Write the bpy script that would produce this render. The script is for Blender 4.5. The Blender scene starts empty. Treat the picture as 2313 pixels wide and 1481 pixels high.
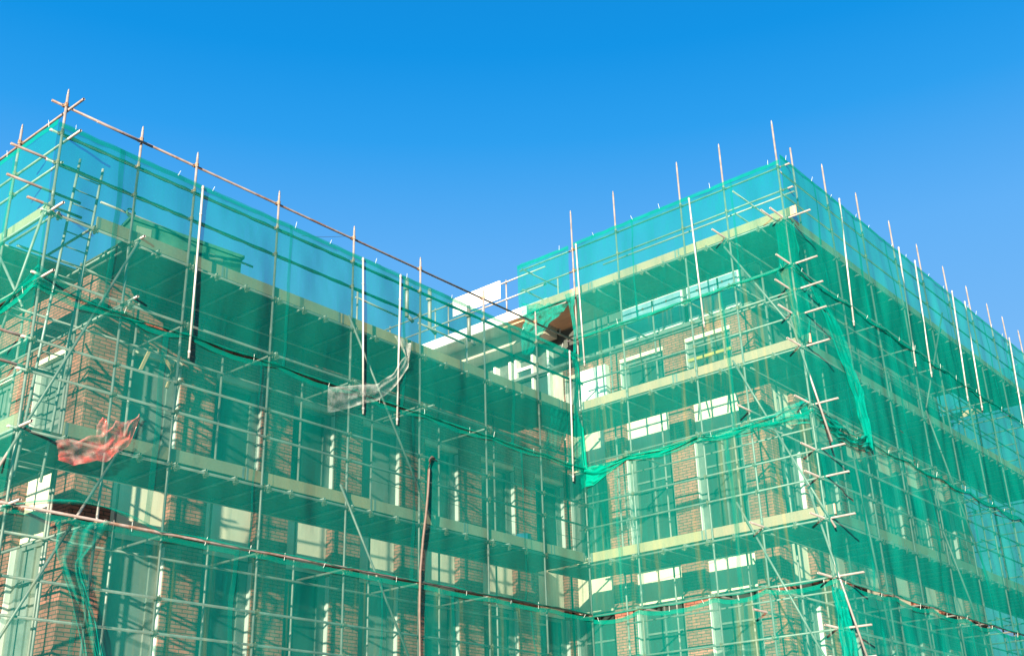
import bpy, math, random
from mathutils import Vector, Matrix, noise
random.seed(7)
S = bpy.context.scene
COL = S.collection
ZO = 1.6                       # heights below are measured from the camera's eye, 1.6 m above the ground

# ------------------------------------------------------------------ camera
cam = bpy.data.objects.new('camera', bpy.data.cameras.new('camera'))
COL.objects.link(cam); S.camera = cam
yaw, pitch, roll = math.radians(39.721), math.radians(23.567), math.radians(-1.687)
fw = Vector((math.cos(pitch)*math.cos(yaw), math.cos(pitch)*math.sin(yaw), math.sin(pitch)))
rt = fw.cross(Vector((0, 0, 1))).normalized(); up = rt.cross(fw)
r2 = math.cos(roll)*rt + math.sin(roll)*up; u2 = -math.sin(roll)*rt + math.cos(roll)*up
cam.matrix_world = Matrix.Translation((0, 0, ZO)) @ Matrix((r2, u2, -fw)).transposed().to_4x4()
cam.data.sensor_width = 36; cam.data.lens = 2619.5/2313*36
cam.data.clip_start = .1; cam.data.clip_end = 5000

# ------------------------------------------------------------------ sky, sun, exposure
SUN_DIR = Vector((1, .44, -.275)).normalized()          # the way the light travels
elev = math.asin(-SUN_DIR.z); az = math.atan2(-SUN_DIR.x, -SUN_DIR.y)
W = bpy.data.worlds.new("World"); S.world = W; W.use_nodes = True
nt = W.node_tree; nt.nodes.clear()
sky = nt.nodes.new('ShaderNodeTexSky'); sky.sky_type = 'NISHITA'; sky.sun_disc = False
sky.sun_elevation = math.radians(30); sky.sun_rotation = az
sky.air_density = 1.0; sky.dust_density = .4; sky.ozone_density = 1.6
sep = nt.nodes.new('ShaderNodeSeparateXYZ')
neg = nt.nodes.new('ShaderNodeTexCoord'); nt.links.new(neg.outputs['Generated'], sep.inputs[0])
gr = nt.nodes.new('ShaderNodeValToRGB'); e = gr.color_ramp.elements          # clear blue that deepens towards the zenith
STOPS = [(0, (.40, .58, .80)), (.2, (.27, .55, .92)), (.45, (.115, .44, .93)), (.54, (.02, .35, .87)), (.60, (0, .295, .80)), (1, (0, .08, .32))]
while len(e) < len(STOPS): e.new(.5)
for el, (p, c) in zip(e, STOPS): el.position = p; el.color = (c[0], c[1], c[2], 1)
nt.links.new(sep.outputs['Z'], gr.inputs[0])
mul = nt.nodes.new('ShaderNodeMix'); mul.data_type = 'RGBA'; mul.inputs[0].default_value = .02
sc = nt.nodes.new('ShaderNodeMix'); sc.data_type = 'RGBA'; sc.blend_type = 'MULTIPLY'; sc.inputs[0].default_value = 1
sc.inputs[7].default_value = (2.66, 2.66, 2.66, 1)
bg = nt.nodes.new('ShaderNodeBackground'); bg.inputs[1].default_value = .1
out = nt.nodes.new('ShaderNodeOutputWorld')
nt.links.new(gr.outputs[0], sc.inputs[6]); nt.links.new(sc.outputs[2], mul.inputs[6]); nt.links.new(sky.outputs[0], mul.inputs[7])
nt.links.new(mul.outputs[2], bg.inputs[0]); nt.links.new(bg.outputs[0], out.inputs[0])
sl = bpy.data.lights.new('sun', 'SUN'); sl.energy = 5; sl.angle = math.radians(.5); sl.color = (1, .81, .60)
so = bpy.data.objects.new('sun', sl); COL.objects.link(so)
so.rotation_euler = (-SUN_DIR).to_track_quat('Z', 'Y').to_euler(); so.location = (-20, -10, 20)
S.view_settings.view_transform = 'Standard'; S.view_settings.look = 'None'
S.view_settings.exposure = 1.9; S.view_settings.gamma = 1
S.render.engine = 'CYCLES'
S.cycles.transparent_max_bounces = 32; S.cycles.max_bounces = 6; S.cycles.diffuse_bounces = 3
S.cycles.sample_clamp_indirect = 6

# ------------------------------------------------------------------ materials
def lin(r, g, b): return (r, g, b, 1)
class M:
    """small helper around a node tree"""
    def __init__(s, name):
        s.m = bpy.data.materials.new(name); s.m.use_nodes = True
        s.t = s.m.node_tree; s.p = s.t.nodes['Principled BSDF']; s.o = s.t.nodes['Material Output']
    def n(s, kind, **kw):
        x = s.t.nodes.new(kind)
        for k, v in kw.items():
            if k.startswith('i_'): x.inputs[k[2:].replace('_', ' ')].default_value = v
            else: setattr(x, k, v)
        return x
    def l(s, a, b): s.t.links.new(a, b)
    def ramp(s, fac, stops):
        r = s.n('ShaderNodeValToRGB'); e = r.color_ramp.elements
        while len(e) < len(stops): e.new(.5)
        for el, (p, c) in zip(e, stops): el.position = p; el.color = c
        s.l(fac, r.inputs[0]); return r.outputs[0]
    def noise(s, scale, detail=4, stretch=None, coord='Object', rough=.6):
        tc = s.n('ShaderNodeTexCoord'); nz = s.n('ShaderNodeTexNoise')
        nz.inputs['Scale'].default_value = scale; nz.inputs['Detail'].default_value = detail
        nz.inputs['Roughness'].default_value = rough
        if stretch:
            mp = s.n('ShaderNodeMapping'); mp.inputs['Scale'].default_value = stretch
            s.l(tc.outputs[coord], mp.inputs[0]); s.l(mp.outputs[0], nz.inputs['Vector'])
        else: s.l(tc.outputs[coord], nz.inputs['Vector'])
        return nz.outputs['Fac']
    def bump(s, fac, st=.3, d=.01):
        b = s.n('ShaderNodeBump'); b.inputs['Strength'].default_value = st; b.inputs['Distance'].default_value = d
        s.l(fac, b.inputs['Height']); s.l(b.outputs[0], s.p.inputs['Normal'])

def simple(name, c1, c2, scale=6, rough=.6, metal=0., stretch=None, lo=.35, hi=.65, bump=.15):
    a = M(name); f = a.noise(scale, 5, stretch)
    a.l(a.ramp(f, [(lo, lin(*c1)), (hi, lin(*c2))]), a.p.inputs['Base Color'])
    a.p.inputs['Roughness'].default_value = rough; a.p.inputs['Metallic'].default_value = metal
    if bump: a.bump(f, bump)
    return a.m

def tube_mat(name, c1, c2, rust, metal, rough, rl=.62):
    a = M(name); f = a.noise(5, 6); base = a.ramp(f, [(.35, lin(*c1)), (.65, lin(*c2))])
    g = a.noise(2.3, 8, rough=.7); rm = a.ramp(g, [(rl, lin(0, 0, 0)), (rl+.1, lin(1, 1, 1))])
    mx = a.n('ShaderNodeMix', data_type='RGBA'); a.l(rm, mx.inputs[0]); a.l(base, mx.inputs[6]); mx.inputs[7].default_value = lin(*rust)
    a.l(mx.outputs[2], a.p.inputs['Base Color'])
    a.p.inputs['Roughness'].default_value = rough; a.p.inputs['Metallic'].default_value = metal
    a.bump(f, .1)
    return a.m

MT = {}
MT['tube'] = tube_mat('scaffold_tube', (.22, .212, .205), (.32, .305, .295), (.16, .08, .05), .25, .5, .74)
MT['rusty'] = tube_mat('rusty_tube', (.15, .13, .13), (.22, .195, .195), (.13, .08, .06), .15, .6, .5)
MT['bright'] = tube_mat('bright_tube', (.30, .32, .315), (.40, .42, .41), (.28, .28, .26), .15, .4, .8)
MT['coupler'] = simple('coupler_steel', (.16, .08, .04), (.32, .27, .20), 14, .6, .3)
MT['toe'] = simple('toe_board_wood', (.27, .235, .155), (.38, .32, .225), 3, .8, 0, (6, 6, 30), .3, .7, .1)
MT['toe_b'] = simple('pale_board_wood', (.42, .26, .185), (.52, .335, .24), 3, .8, 0, (6, 6, 30), .3, .7, .1)
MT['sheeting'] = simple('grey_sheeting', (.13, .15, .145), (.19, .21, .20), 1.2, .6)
MT['band'] = simple('galvanised_band', (.25, .26, .26), (.33, .34, .34), 10, .5, .4)
MT['toe_new'] = simple('new_board_wood', (.40, .27, .15), (.50, .36, .22), 3, .8, 0, (6, 6, 30), .3, .7, .1)
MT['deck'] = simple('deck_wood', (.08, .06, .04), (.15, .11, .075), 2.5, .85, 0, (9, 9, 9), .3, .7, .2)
MT['timber'] = simple('raw_timber', (.42, .27, .15), (.52, .36, .22), 4, .8)
MT['white'] = simple('white_paint', (.76, .75, .72), (.84, .83, .80), 2, .5, 0, None, .3, .7, 0)
MT['cream'] = simple('cream_board', (.94, .78, .60), (.96, .82, .66), 2, .8, 0, None, .3, .7, .05)
MT['frame'] = simple('dull_frame', (.12, .14, .135), (.18, .20, .19), 3, .7)
MT['grey'] = simple('grey_blockwork', (.07, .08, .075), (.12, .13, .12), 3, .9)
MT['eave'] = simple('eave_board', (.50, .44, .35), (.58, .52, .42), 2, .7)
MT['roof'] = simple('roof_felt', (.10, .10, .10), (.16, .16, .16), 2, .9)
MT['ground'] = simple('ground_paving', (.05, .05, .045), (.08, .075, .07), .8, .95)
MT['skip'] = simple('green_steel', (.02, .09, .06), (.05, .16, .11), 3, .5, .2)
MT['plate'] = simple('pale_plate', (.10, .14, .10), (.18, .24, .17), 40, .6, 0, (1, 1, 8))
MT['hose'] = simple('brown_rubber', (.085, .062, .052), (.12, .09, .078), 8, .6)
MT['rope'] = simple('dark_rope', (.02, .03, .03), (.05, .06, .05), 20, .9)
MT['yellow'] = simple('yellow_paint', (.45, .32, .07), (.5, .38, .1), 8, .6)
MT['black'] = simple('black_plastic', (.01, .01, .01), (.03, .03, .03), 8, .5)
MT['tie'] = simple('white_nylon', (.7, .8, .78), (.8, .9, .88), 8, .5)
MT['redmark'] = simple('red_print', (.5, .04, .04), (.6, .08, .06), 8, .6)
a = M('window_glass'); a.p.inputs['Base Color'].default_value = lin(.035, .06, .058)
a.p.inputs['Roughness'].default_value = .12
a.bump(a.noise(1.2, 2), .08, .02); MT['glass'] = a.m
a = M('blue_film'); f = a.noise(2.2, 5, (1, 1, 9))
a.l(a.ramp(f, [(.3, lin(.16, .30, .46)), (.7, lin(.34, .44, .52))]), a.p.inputs['Base Color']); a.p.inputs['Roughness'].default_value = .35
MT['film'] = a.m
# brick, laid by the metre in UV
a = M('red_brick'); uv = a.n('ShaderNodeTexCoord'); br = a.n('ShaderNodeTexBrick')
a.l(uv.outputs['UV'], br.inputs['Vector'])
br.inputs['Scale'].default_value = 1; br.inputs['Brick Width'].default_value = .25; br.inputs['Row Height'].default_value = .075
br.inputs['Mortar Size'].default_value = .009; br.inputs['Mortar Smooth'].default_value = .1; br.inputs['Bias'].default_value = -.1
br.inputs['Color1'].default_value = lin(.42, .145, .11); br.inputs['Color2'].default_value = lin(.30, .10, .077); br.inputs['Mortar'].default_value = lin(.07, .055, .045)
f = a.noise(9, 5); v = a.ramp(f, [(.3, lin(.75, .75, .75)), (.7, lin(1.25, 1.2, 1.15))])
big = a.ramp(a.noise(.7, 4, (1, 1, .4)), [(.35, lin(.72, .70, .68)), (.62, lin(1.12, 1.1, 1.08))])
m0 = a.n('ShaderNodeMix', data_type='RGBA', blend_type='MULTIPLY'); m0.inputs[0].default_value = 1; a.l(br.outputs[0], m0.inputs[6]); a.l(big, m0.inputs[7])
mx = a.n('ShaderNodeMix', data_type='RGBA', blend_type='MULTIPLY'); mx.inputs[0].default_value = 1
a.l(m0.outputs[2], mx.inputs[6]); a.l(v, mx.inputs[7]); a.l(mx.outputs[2], a.p.inputs['Base Color'])
a.p.inputs['Roughness'].default_value = .85
b = a.n('ShaderNodeBump'); b.inputs['Strength'].default_value = .6; b.inputs['Distance'].default_value = .01; b.invert = True
a.l(br.outputs['Fac'], b.inputs['Height']); a.l(b.outputs[0], a.p.inputs['Normal'])
MT['brick'] = a.m

def net_mat(name, cov, col, streak=.10, dirt=0.):
    """woven netting: partly holes (transparent), partly green thread that scatters light"""
    a = M(name); a.t.nodes.remove(a.p)
    tr = a.n('ShaderNodeBsdfTransparent'); tr.inputs[0].default_value = lin(.86, .98, .95)
    df = a.n('ShaderNodeBsdfDiffuse'); tl = a.n('ShaderNodeBsdfTranslucent')
    f2 = a.noise(.9, 3, (1, 1, .35)); cr = a.ramp(f2, [(.3, lin(col[0], col[1]*.88, col[2]*.88)), (.7, lin(col[0], col[1]*1.1, col[2]*1.1))])
    if dirt:
        fd = a.noise(1.6, 4, (3.0, 3.0, .12)); md = a.ramp(fd, [(.56, lin(0, 0, 0)), (.72, lin(dirt, dirt, dirt))])
        mc = a.n('ShaderNodeMix', data_type='RGBA'); a.l(md, mc.inputs[0]); a.l(cr, mc.inputs[6]); mc.inputs[7].default_value = lin(.28, .36, .18)
        cr = mc.outputs[2]
    a.l(cr, df.inputs[0]); a.l(cr, tl.inputs[0])
    m1 = a.n('ShaderNodeMixShader'); m1.inputs[0].default_value = .30; a.l(df.outputs[0], m1.inputs[1]); a.l(tl.outputs[0], m1.inputs[2])
    fs = a.noise(2.2, 5, (9, 9, .3), rough=.75)              # long vertical streaks in the weave
    fw_ = a.noise(70, 2)                           # fine weave
    add = a.n('ShaderNodeMath', operation='MULTIPLY_ADD'); a.l(fs, add.inputs[0]); add.inputs[1].default_value = streak; add.inputs[2].default_value = cov - streak*.5
    add2 = a.n('ShaderNodeMath', operation='MULTIPLY_ADD'); a.l(fw_, add2.inputs[0]); add2.inputs[1].default_value = .12; a.l(add.outputs[0], add2.inputs[2])
    sub = a.n('ShaderNodeMath', operation='SUBTRACT'); a.l(add2.outputs[0], sub.inputs[0]); sub.inputs[1].default_value = .06; sub.use_clamp = True
    # threads have thickness: the more slantwise light or sight passes, the fewer holes stay open
    ge = a.n('ShaderNodeNewGeometry'); dt = a.n('ShaderNodeVectorMath', operation='DOT_PRODUCT'); a.l(ge.outputs['Incoming'], dt.inputs[0]); a.l(ge.outputs['True Normal'], dt.inputs[1])
    ab = a.n('ShaderNodeMath', operation='ABSOLUTE'); a.l(dt.outputs['Value'], ab.inputs[0])
    mxx = a.n('ShaderNodeMath', operation='MAXIMUM'); a.l(ab.outputs[0], mxx.inputs[0]); mxx.inputs[1].default_value = .58
    inv = a.n('ShaderNodeMath', operation='DIVIDE'); inv.inputs[0].default_value = 1; a.l(mxx.outputs[0], inv.inputs[1])
    omc = a.n('ShaderNodeMath', operation='SUBTRACT'); omc.inputs[0].default_value = 1; a.l(sub.outputs[0], omc.inputs[1])
    pw = a.n('ShaderNodeMath', operation='POWER'); a.l(omc.outputs[0], pw.inputs[0]); a.l(inv.outputs[0], pw.inputs[1])
    ce = a.n('ShaderNodeMath', operation='SUBTRACT'); ce.inputs[0].default_value = 1; a.l(pw.outputs[0], ce.inputs[1])
    ms = a.n('ShaderNodeMixShader'); a.l(ce.outputs[0], ms.inputs[0]); a.l(tr.outputs[0], ms.inputs[1]); a.l(m1.outputs[0], ms.inputs[2])
    a.l(ms.outputs[0], a.o.inputs[0])
    return a.m
NETC = (.001, .245, .205)
MT['net'] = net_mat('green_netting', .345, NETC, .12)
MT['net_dirty'] = net_mat('green_netting_streaked', .325, NETC, .20, .6)
MT['net_thin'] = net_mat('thin_green_netting', .22, (.001, .26, .21), .10)
MT['net_clean'] = net_mat('clean_green_netting', .43, (.001, .285, .228), .10)
MT['net_hem'] = net_mat('green_netting_hem', .45, (.001, .28, .21), .2)
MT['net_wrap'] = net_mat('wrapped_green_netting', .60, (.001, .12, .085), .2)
MT['net_fold'] = net_mat('loose_green_netting', .40, (.001, .34, .28), .2)
MT['net_thick'] = net_mat('green_netting_folded', .68, (.001, .34, .245), .16)
def film_mat(name, cov, col, spec):
    a = M(name); tr = a.n('ShaderNodeBsdfTransparent')
    f = a.noise(5, 5, rough=.7); a.p.inputs['Base Color'].default_value = lin(*col); a.p.inputs['Roughness'].default_value = .15
    if spec: a.l(a.ramp(a.noise(3, 4), [(.42, lin(*spec)), (.58, lin(*col))]), a.p.inputs['Base Color'])
    ms = a.n('ShaderNodeMixShader'); fac = a.ramp(f, [(.35, lin(cov-.2, cov-.2, cov-.2)), (.65, lin(cov+.2, cov+.2, cov+.2))])
    a.l(fac, ms.inputs[0]); a.l(tr.outputs[0], ms.inputs[1]); a.l(a.p.outputs[0], ms.inputs[2]); a.l(ms.outputs[0], a.o.inputs[0])
    a.bump(f, .5, .03)
    return a.m
MT['plastic'] = film_mat('clear_plastic', .24, (.5, .53, .50), None)
MT['redplastic'] = film_mat('red_plastic', .38, (.62, .10, .09), (.42, .26, .24))

# ------------------------------------------------------------------ mesh helpers
class MB:
    def __init__(s): s.v = []; s.f = []; s.smooth = False
    def quad(s, *p):
        n = len(s.v); s.v += [tuple(q) for q in p]; s.f.append(tuple(range(n, n+len(p))))
    def hexa(s, c):           # eight corners, lower ring then upper ring
        n = len(s.v); s.v += [tuple(q) for q in c]
        for f in ((3, 2, 1, 0), (4, 5, 6, 7), (0, 1, 5, 4), (1, 2, 6, 5), (2, 3, 7, 6), (3, 0, 4, 7)): s.f.append(tuple(n+i for i in f))
    def box(s, x0, x1, y0, y1, z0, z1):
        s.hexa([(x0, y0, z0), (x1, y0, z0), (x1, y1, z0), (x0, y1, z0), (x0, y0, z1), (x1, y0, z1), (x1, y1, z1), (x0, y1, z1)])
    def ring(s, c, ax, bx, r, n):
        k = len(s.v)
        for i in range(n):
            t = 2*math.pi*i/n; s.v.append(tuple(c + ax*(r*math.cos(t)) + bx*(r*math.sin(t))))
        return k
    def tube(s, p0, p1, r=.0242, n=10, hollow=True, r1=None, joints=()):
        p0 = Vector(p0); p1 = Vector(p1); d = (p1-p0); L = d.length; d.normalize()
        ax = d.orthogonal().normalized(); bx = d.cross(ax); r1 = r if r1 is None else r1
        def band(a, b):
            for i in range(n): s.f.append((a+i, a+(i+1) % n, b+(i+1) % n, b+i))
        a = s.ring(p0, ax, bx, r, n); b = s.ring(p1, ax, bx, r1, n); band(a, b)
        if hollow:
            dep = min(.12, L*.4)
            for base, q, e, rr in ((a, p0, d, r), (b, p1, -d, r1)):
                i1 = s.ring(q, ax, bx, rr*.80, n); i2 = s.ring(q+e*dep, ax, bx, rr*.80, n)
                if base == a: band(i1, a); band(i2, i1); s.f.append(tuple(i2+i for i in range(n)))
                else: band(b, i1); band(i1, i2); s.f.append(tuple(i2+i for i in reversed(range(n))))
        else:
            s.f.append(tuple(a+i for i in reversed(range(n)))); s.f.append(tuple(b+i for i in range(n)))
        for t in joints:        # sleeve joints
            c = p0 + d*t; j = s.ring(c-d*.09, ax, bx, r*1.25, n); k = s.ring(c+d*.09, ax, bx, r*1.25, n); band(j, k)
            s.f.append(tuple(j+i for i in reversed(range(n)))); s.f.append(tuple(k+i for i in range(n)))
    def path(s, pts, r=.02, n=8):
        pts = [Vector(p) for p in pts]; rings = []
        for i, p in enumerate(pts):
            d = (pts[min(i+1, len(pts)-1)]-pts[max(i-1, 0)]).normalized()
            ax = Vector((0, 0, 1)).cross(d)
            if ax.length < .3: ax = Vector((1, 0, 0)).cross(d)
            ax.normalize(); rings.append(s.ring(p, ax, d.cross(ax), r if not callable(r) else r(i/(len(pts)-1)), n))
        for a, b in zip(rings, rings[1:]):
            for i in range(n): s.f.append((a+i, a+(i+1) % n, b+(i+1) % n, b+i))
        s.f.append(tuple(rings[0]+i for i in reversed(range(n)))); s.f.append(tuple(rings[-1]+i for i in range(n)))
    def grid(s, fn, nu, nv):
        k = len(s.v)
        for i in range(nu+1):
            for j in range(nv+1): s.v.append(tuple(fn(i/nu, j/nv)))
        for i in range(nu):
            for j in range(nv):
                a = k+i*(nv+1)+j; s.f.append((a, a+nv+1, a+nv+2, a+1))
    def build(s, name, mat, parent=None, smooth=False):
        me = bpy.data.meshes.new(name)
        off = Vector(parent['_org']) if parent is not None and '_org' in parent else Vector((0, 0, 0))
        me.from_pydata([(x-off.x, y-off.y, z+ZO-off.z) for x, y, z in s.v], [], s.f); me.update()
        uvl = me.uv_layers.new(name='UV').data
        for p in me.polygons:
            nx, ny, nz = abs(p.normal.x), abs(p.normal.y), abs(p.normal.z)
            for li in p.loop_indices:
                x, y, z = s.v[me.loops[li].vertex_index]
                uvl[li].uv = (y, z) if nx >= ny and nx >= nz else ((x, z) if ny >= nz else (x, y))
            p.use_smooth = smooth
        me.materials.append(MT[mat] if isinstance(mat, str) else mat)
        o = bpy.data.objects.new(name, me); COL.objects.link(o)
        if parent is not None: o.parent = parent; o['_org'] = parent['_org']
        return o
def thing(name, label, cat, loc, group=None):
    o = bpy.data.objects.new(name, None); COL.objects.link(o); o.location = (loc[0], loc[1], loc[2]+ZO)
    o['_org'] = tuple(o.location); o['label'] = label; o['category'] = cat; o.empty_display_size = .3
    if group: o['group'] = group
    return o
def tag(o, label, cat, group=None):
    o['label'] = label; o['category'] = cat
    if group: o['group'] = group
    return o
def struct(o): o['kind'] = 'structure'; return o

# faces of the scaffold: s runs along the face, d outward from the outer row of standards
FA = lambda s, d, z: Vector((s, 17.0-d, z))
FB = lambda s, d, z: Vector((23.19-d, s, z))
FC = lambda s, d, z: Vector((s, 10.65-d, z))
FD = lambda s, d, z: Vector((8.26-d, s, z))
FE = lambda s, d, z: Vector((41.4+d, s, z))
def fbox(mb, F, s0, s1, d0, d1, z0, z1):
    a, b = F(s0, d0, z0), F(s1, d1, z1)
    mb.box(min(a.x, b.x), max(a.x, b.x), min(a.y, b.y), max(a.y, b.y), z0, z1)

GZ = -1.6
# ------------------------------------------------------------------ ground
g = MB(); g.quad((-1500, -1500, GZ), (1500, -1500, GZ), (1500, 1500, GZ), (-1500, 1500, GZ)); struct(g.build('ground', 'ground'))

# ------------------------------------------------------------------ buildings
REC = .19; WD = -2.32
def facade(bld, F, piers, z_lo, z_hi, spand, wins, fmat='frame', mull=True, panes=None, rmat='sheeting', end=None, ret=1, frieze=None):
    """piers: list of (s0, s1); between them recessed bays with spandrel boards and windows"""
    e0 = piers[0][0]; e1 = piers[-1][1]
    for (s0, s1) in piers:
        m = MB(); fbox(m, F, s0, s1, WD-REC-.06, WD, z_lo, z_hi); m.build('pier', 'brick', bld)
    bays = [(a[1], b[0]) for a, b in zip(piers, piers[1:])]
    for (s0, s1) in bays:
        for (z0, z1) in spand:
            m = MB(); fbox(m, F, s0+.004, s1-.004, WD-REC-.02, WD-REC, z0, z1-.003)
            fbox(m, F, s0+.004, s1-.004, WD-REC-.02, WD-.05, z1, z1+.035)        # sill on top
            m.build('spandrel_panel', 'cream', bld)
        for (z0, z1) in wins:
            fr = MB(); a, b = s0+.03, s1-.03; w = .075; dd0, dd1 = WD-REC-.02, WD-REC+.05
            wide = .2
            lo = (a, a+w); hi = (b-wide, b)
            fbox(fr, F, lo[0], lo[1], dd0, dd1, z0, z1); fbox(fr, F, hi[0], hi[1], dd0, dd1, z0, z1)
            fbox(fr, F, lo[1], hi[0], dd0, dd1, z0, z0+w); fbox(fr, F, lo[1], hi[0], dd0, dd1, z1-w, z1)
            mid = lo[1] + (hi[0]-lo[1])*.52
            if mull: fbox(fr, F, mid-.025, mid+.025, dd0, dd1-.01, z0+w, z1-w)
            zt = z1-.75
            if mull and z1-z0 > 2: fbox(fr, F, lo[1], mid-.025, dd0, dd1-.012, zt, zt+.05); fbox(fr, F, mid+.025, hi[0], dd0, dd1-.012, zt, zt+.05)
            f = fr.build('window', fmat, bld)
            p = MB(); fbox(p, F, lo[1], hi[0], WD-REC-.012, WD-REC, z0+w, z1-w); p.build('pane', (panes or {}).get(bays.index((s0, s1)), (panes or {}).get('all', 'glass')), f)
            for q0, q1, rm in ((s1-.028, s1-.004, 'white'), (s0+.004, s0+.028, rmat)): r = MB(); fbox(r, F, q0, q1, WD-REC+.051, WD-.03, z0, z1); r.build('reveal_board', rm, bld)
    if frieze:
        z0, z1 = frieze
        for (s0, s1) in bays:
            m = MB(); fbox(m, F, s0, s1, WD-REC-.05, WD-.012, z0, z1); m.build('brick_band', 'brick', bld)
            m = MB(); fbox(m, F, s0+.003, s1-.003, WD-REC-.02, WD-.03, z0-.12, z0-.004); m.build('lintel', 'cream', bld)

low = thing('brick_building', 'lower red brick building wing with cream panels behind the left and centre scaffolding', 'building', (10.6, 19.5, GZ))
m = MB(); m.box(10.84, 25.4, 19.55, 34, GZ, 10.35); m.build('wall', 'grey', low)
m = MB(); m.box(10.5, 25.42, 19.24, 34.1, 10.5, 10.62); m.build('roof', 'roof', low)
xA = [(10.58, 11.39)]+[(12.65+2.085*k, 13.49+2.085*k) for k in range(6)]
xA[-1] = (23.2, 24.05)
xA.append((25.36, 25.44))
SP = [(1.2, 2.55), (5.3, 6.85)]; WN = [(-.9, 1.15), (2.6, 5.25), (6.90, 8.95)]
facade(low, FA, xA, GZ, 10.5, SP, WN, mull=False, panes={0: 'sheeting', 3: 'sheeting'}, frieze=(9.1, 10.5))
yD = [(19.58, 20.12)]+[(21.4+2.085*k, 22.24+2.085*k) for k in range(6)]
FDw = lambda s, d, z: Vector((8.26-d, s, z))
facade(low, FDw, yD, GZ, 10.5, [(1.2, 2.55), (5.3, 6.85)], WN, fmat='frame', panes={'all': 'sheeting', 0: 'frame'}, frieze=(9.1, 10.5))

tall = thing('brick_building', 'taller brick building wing with white top storey behind the right scaffolding', 'building', (25.5, 13.0, GZ))
m = MB(); m.box(25.76, 39.2, 13.24, 34, GZ, 12.2); m.build('wall', 'grey', tall)
yB = [(12.99, 13.67), (15.1, 15.8), (17.28, 17.95), (19.26, 19.30)]
WB = [(-.9, 1.15), (2.6, 5.35), (6.90, 9.35), (10.75, 12.15)]
SB = [(1.2, 2.55), (5.4, 6.85), (9.4, 10.7)]
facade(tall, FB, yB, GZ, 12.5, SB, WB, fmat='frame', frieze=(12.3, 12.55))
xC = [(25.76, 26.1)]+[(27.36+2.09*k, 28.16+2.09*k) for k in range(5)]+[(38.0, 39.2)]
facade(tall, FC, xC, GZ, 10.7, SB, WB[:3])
m = MB(); m.box(25.7, 39.2, 13.0, 13.2, 10.74, 12.55); m.build('upper_wall', 'grey', tall)
# end wall to the far right
m = MB(); m.box(39.2, 39.4, 13.1, 34, GZ, 12.5); m.build('end_wall', 'brick', tall)
# top storey
m = MB(); m.box(25.62, 38.9, 13.12, 34, 12.6, 13.9); m.build('upper_wall', 'grey', tall)
m = MB(); m.box(25.3, 39.3, 12.85, 34.3, 12.56, 12.64); m.build('ledge', 'frame', tall)
for y0, y1 in ((13.1+.15, 14.9), (15.05, 17.1)):
    f = MB(); f.box(25.56, 25.64, y0, y1, 12.75, 13.8); f = f.build('window', 'white', tall)
    p = MB(); p.box(25.52, 25.55, y0+.05, y1-.05, 12.82, 13.74); p.build('protective_film', 'film', f)
    for k in range(2):
        q = MB(); yy = y0+.5+k*.8; q.tube((25.515, yy, 13.58), (25.505, yy, 13.58), .035, 12, False); q.build('printed_mark', 'redmark', f)
for k in range(6):                                   # white framed windows of the top storey beyond the inner corner
    y0 = 19.7+1.5*k
    f = MB()
    for a, b in ((y0, y0+.09), (y0+.62, y0+.70), (y0+1.28, y0+1.36)): f.box(25.40, 25.62, a, b, 10.75, 13.3)
    f.box(25.44, 25.62, y0+.09, y0+.62, 12.55, 12.66); f.box(25.44, 25.62, y0+.70, y0+1.28, 12.9, 13.0)
    w = f.build('window', 'white', tall)
    p = MB(); p.box(25.5, 25.53, y0+.09, y0+.62, 10.75, 12.55); p.box(25.5, 25.53, y0+.70, y0+1.28, 10.75, 12.9); p.build('pane', 'white' if k % 3 else 'glass', w)
m = MB(); m.box(25.55, 25.8, 19.32, 34, 10.4, 12.56); m.build('upper_side_wall', 'cream', tall)
m = MB(); m.box(25.3, 25.5, 17.62, 18.6, 10.9, 12.2); m.build('insulation_board', 'white', tall)
# eaves
m = MB(); m.box(24.06, 39.8, 18.6, 34.5, 13.93, 14.12); m.box(25.2, 39.8, 12.5, 18.6, 13.93, 14.12); m.build('eave', 'eave', tall)
m = MB(); m.box(24.0, 24.06, 18.6, 27.2, 13.86, 14.16); m.build('fascia', 'white', tall)
m = MB(); m.box(24.85, 25.45, 19.4, 27, 13.55, 13.93); m.build('gutter_box', 'eave', tall)
m = MB(); m.box(24.05, 24.9, 17.2, 19.45, 13.62, 13.66); 
for k in range(5): m.box(24.1, 24.16, 17.3+.5*k, 17.36+.5*k, 13.4, 13.62)
m = MB(); m.box(24.0, 24.5, 19.5, 20.3, 13.70, 13.74); m.build('timber_offcut', 'timber', tall)

# ------------------------------------------------------------------ scaffolding
def coupler(mb, p, dr):
    p = Vector(p); mb.tube(p-Vector((0, 0, .035)), p+Vector((0, 0, .035)), .036, 8, False)
    mb.tube(p+dr*.02-dr.orthogonal().normalized()*0, p+dr*.085, .018, 6, False)
    q = p + dr*.05; mb.box(q.x-.022, q.x+.022, q.y-.022, q.y+.022, q.z-.05, q.z-.02)

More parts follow.
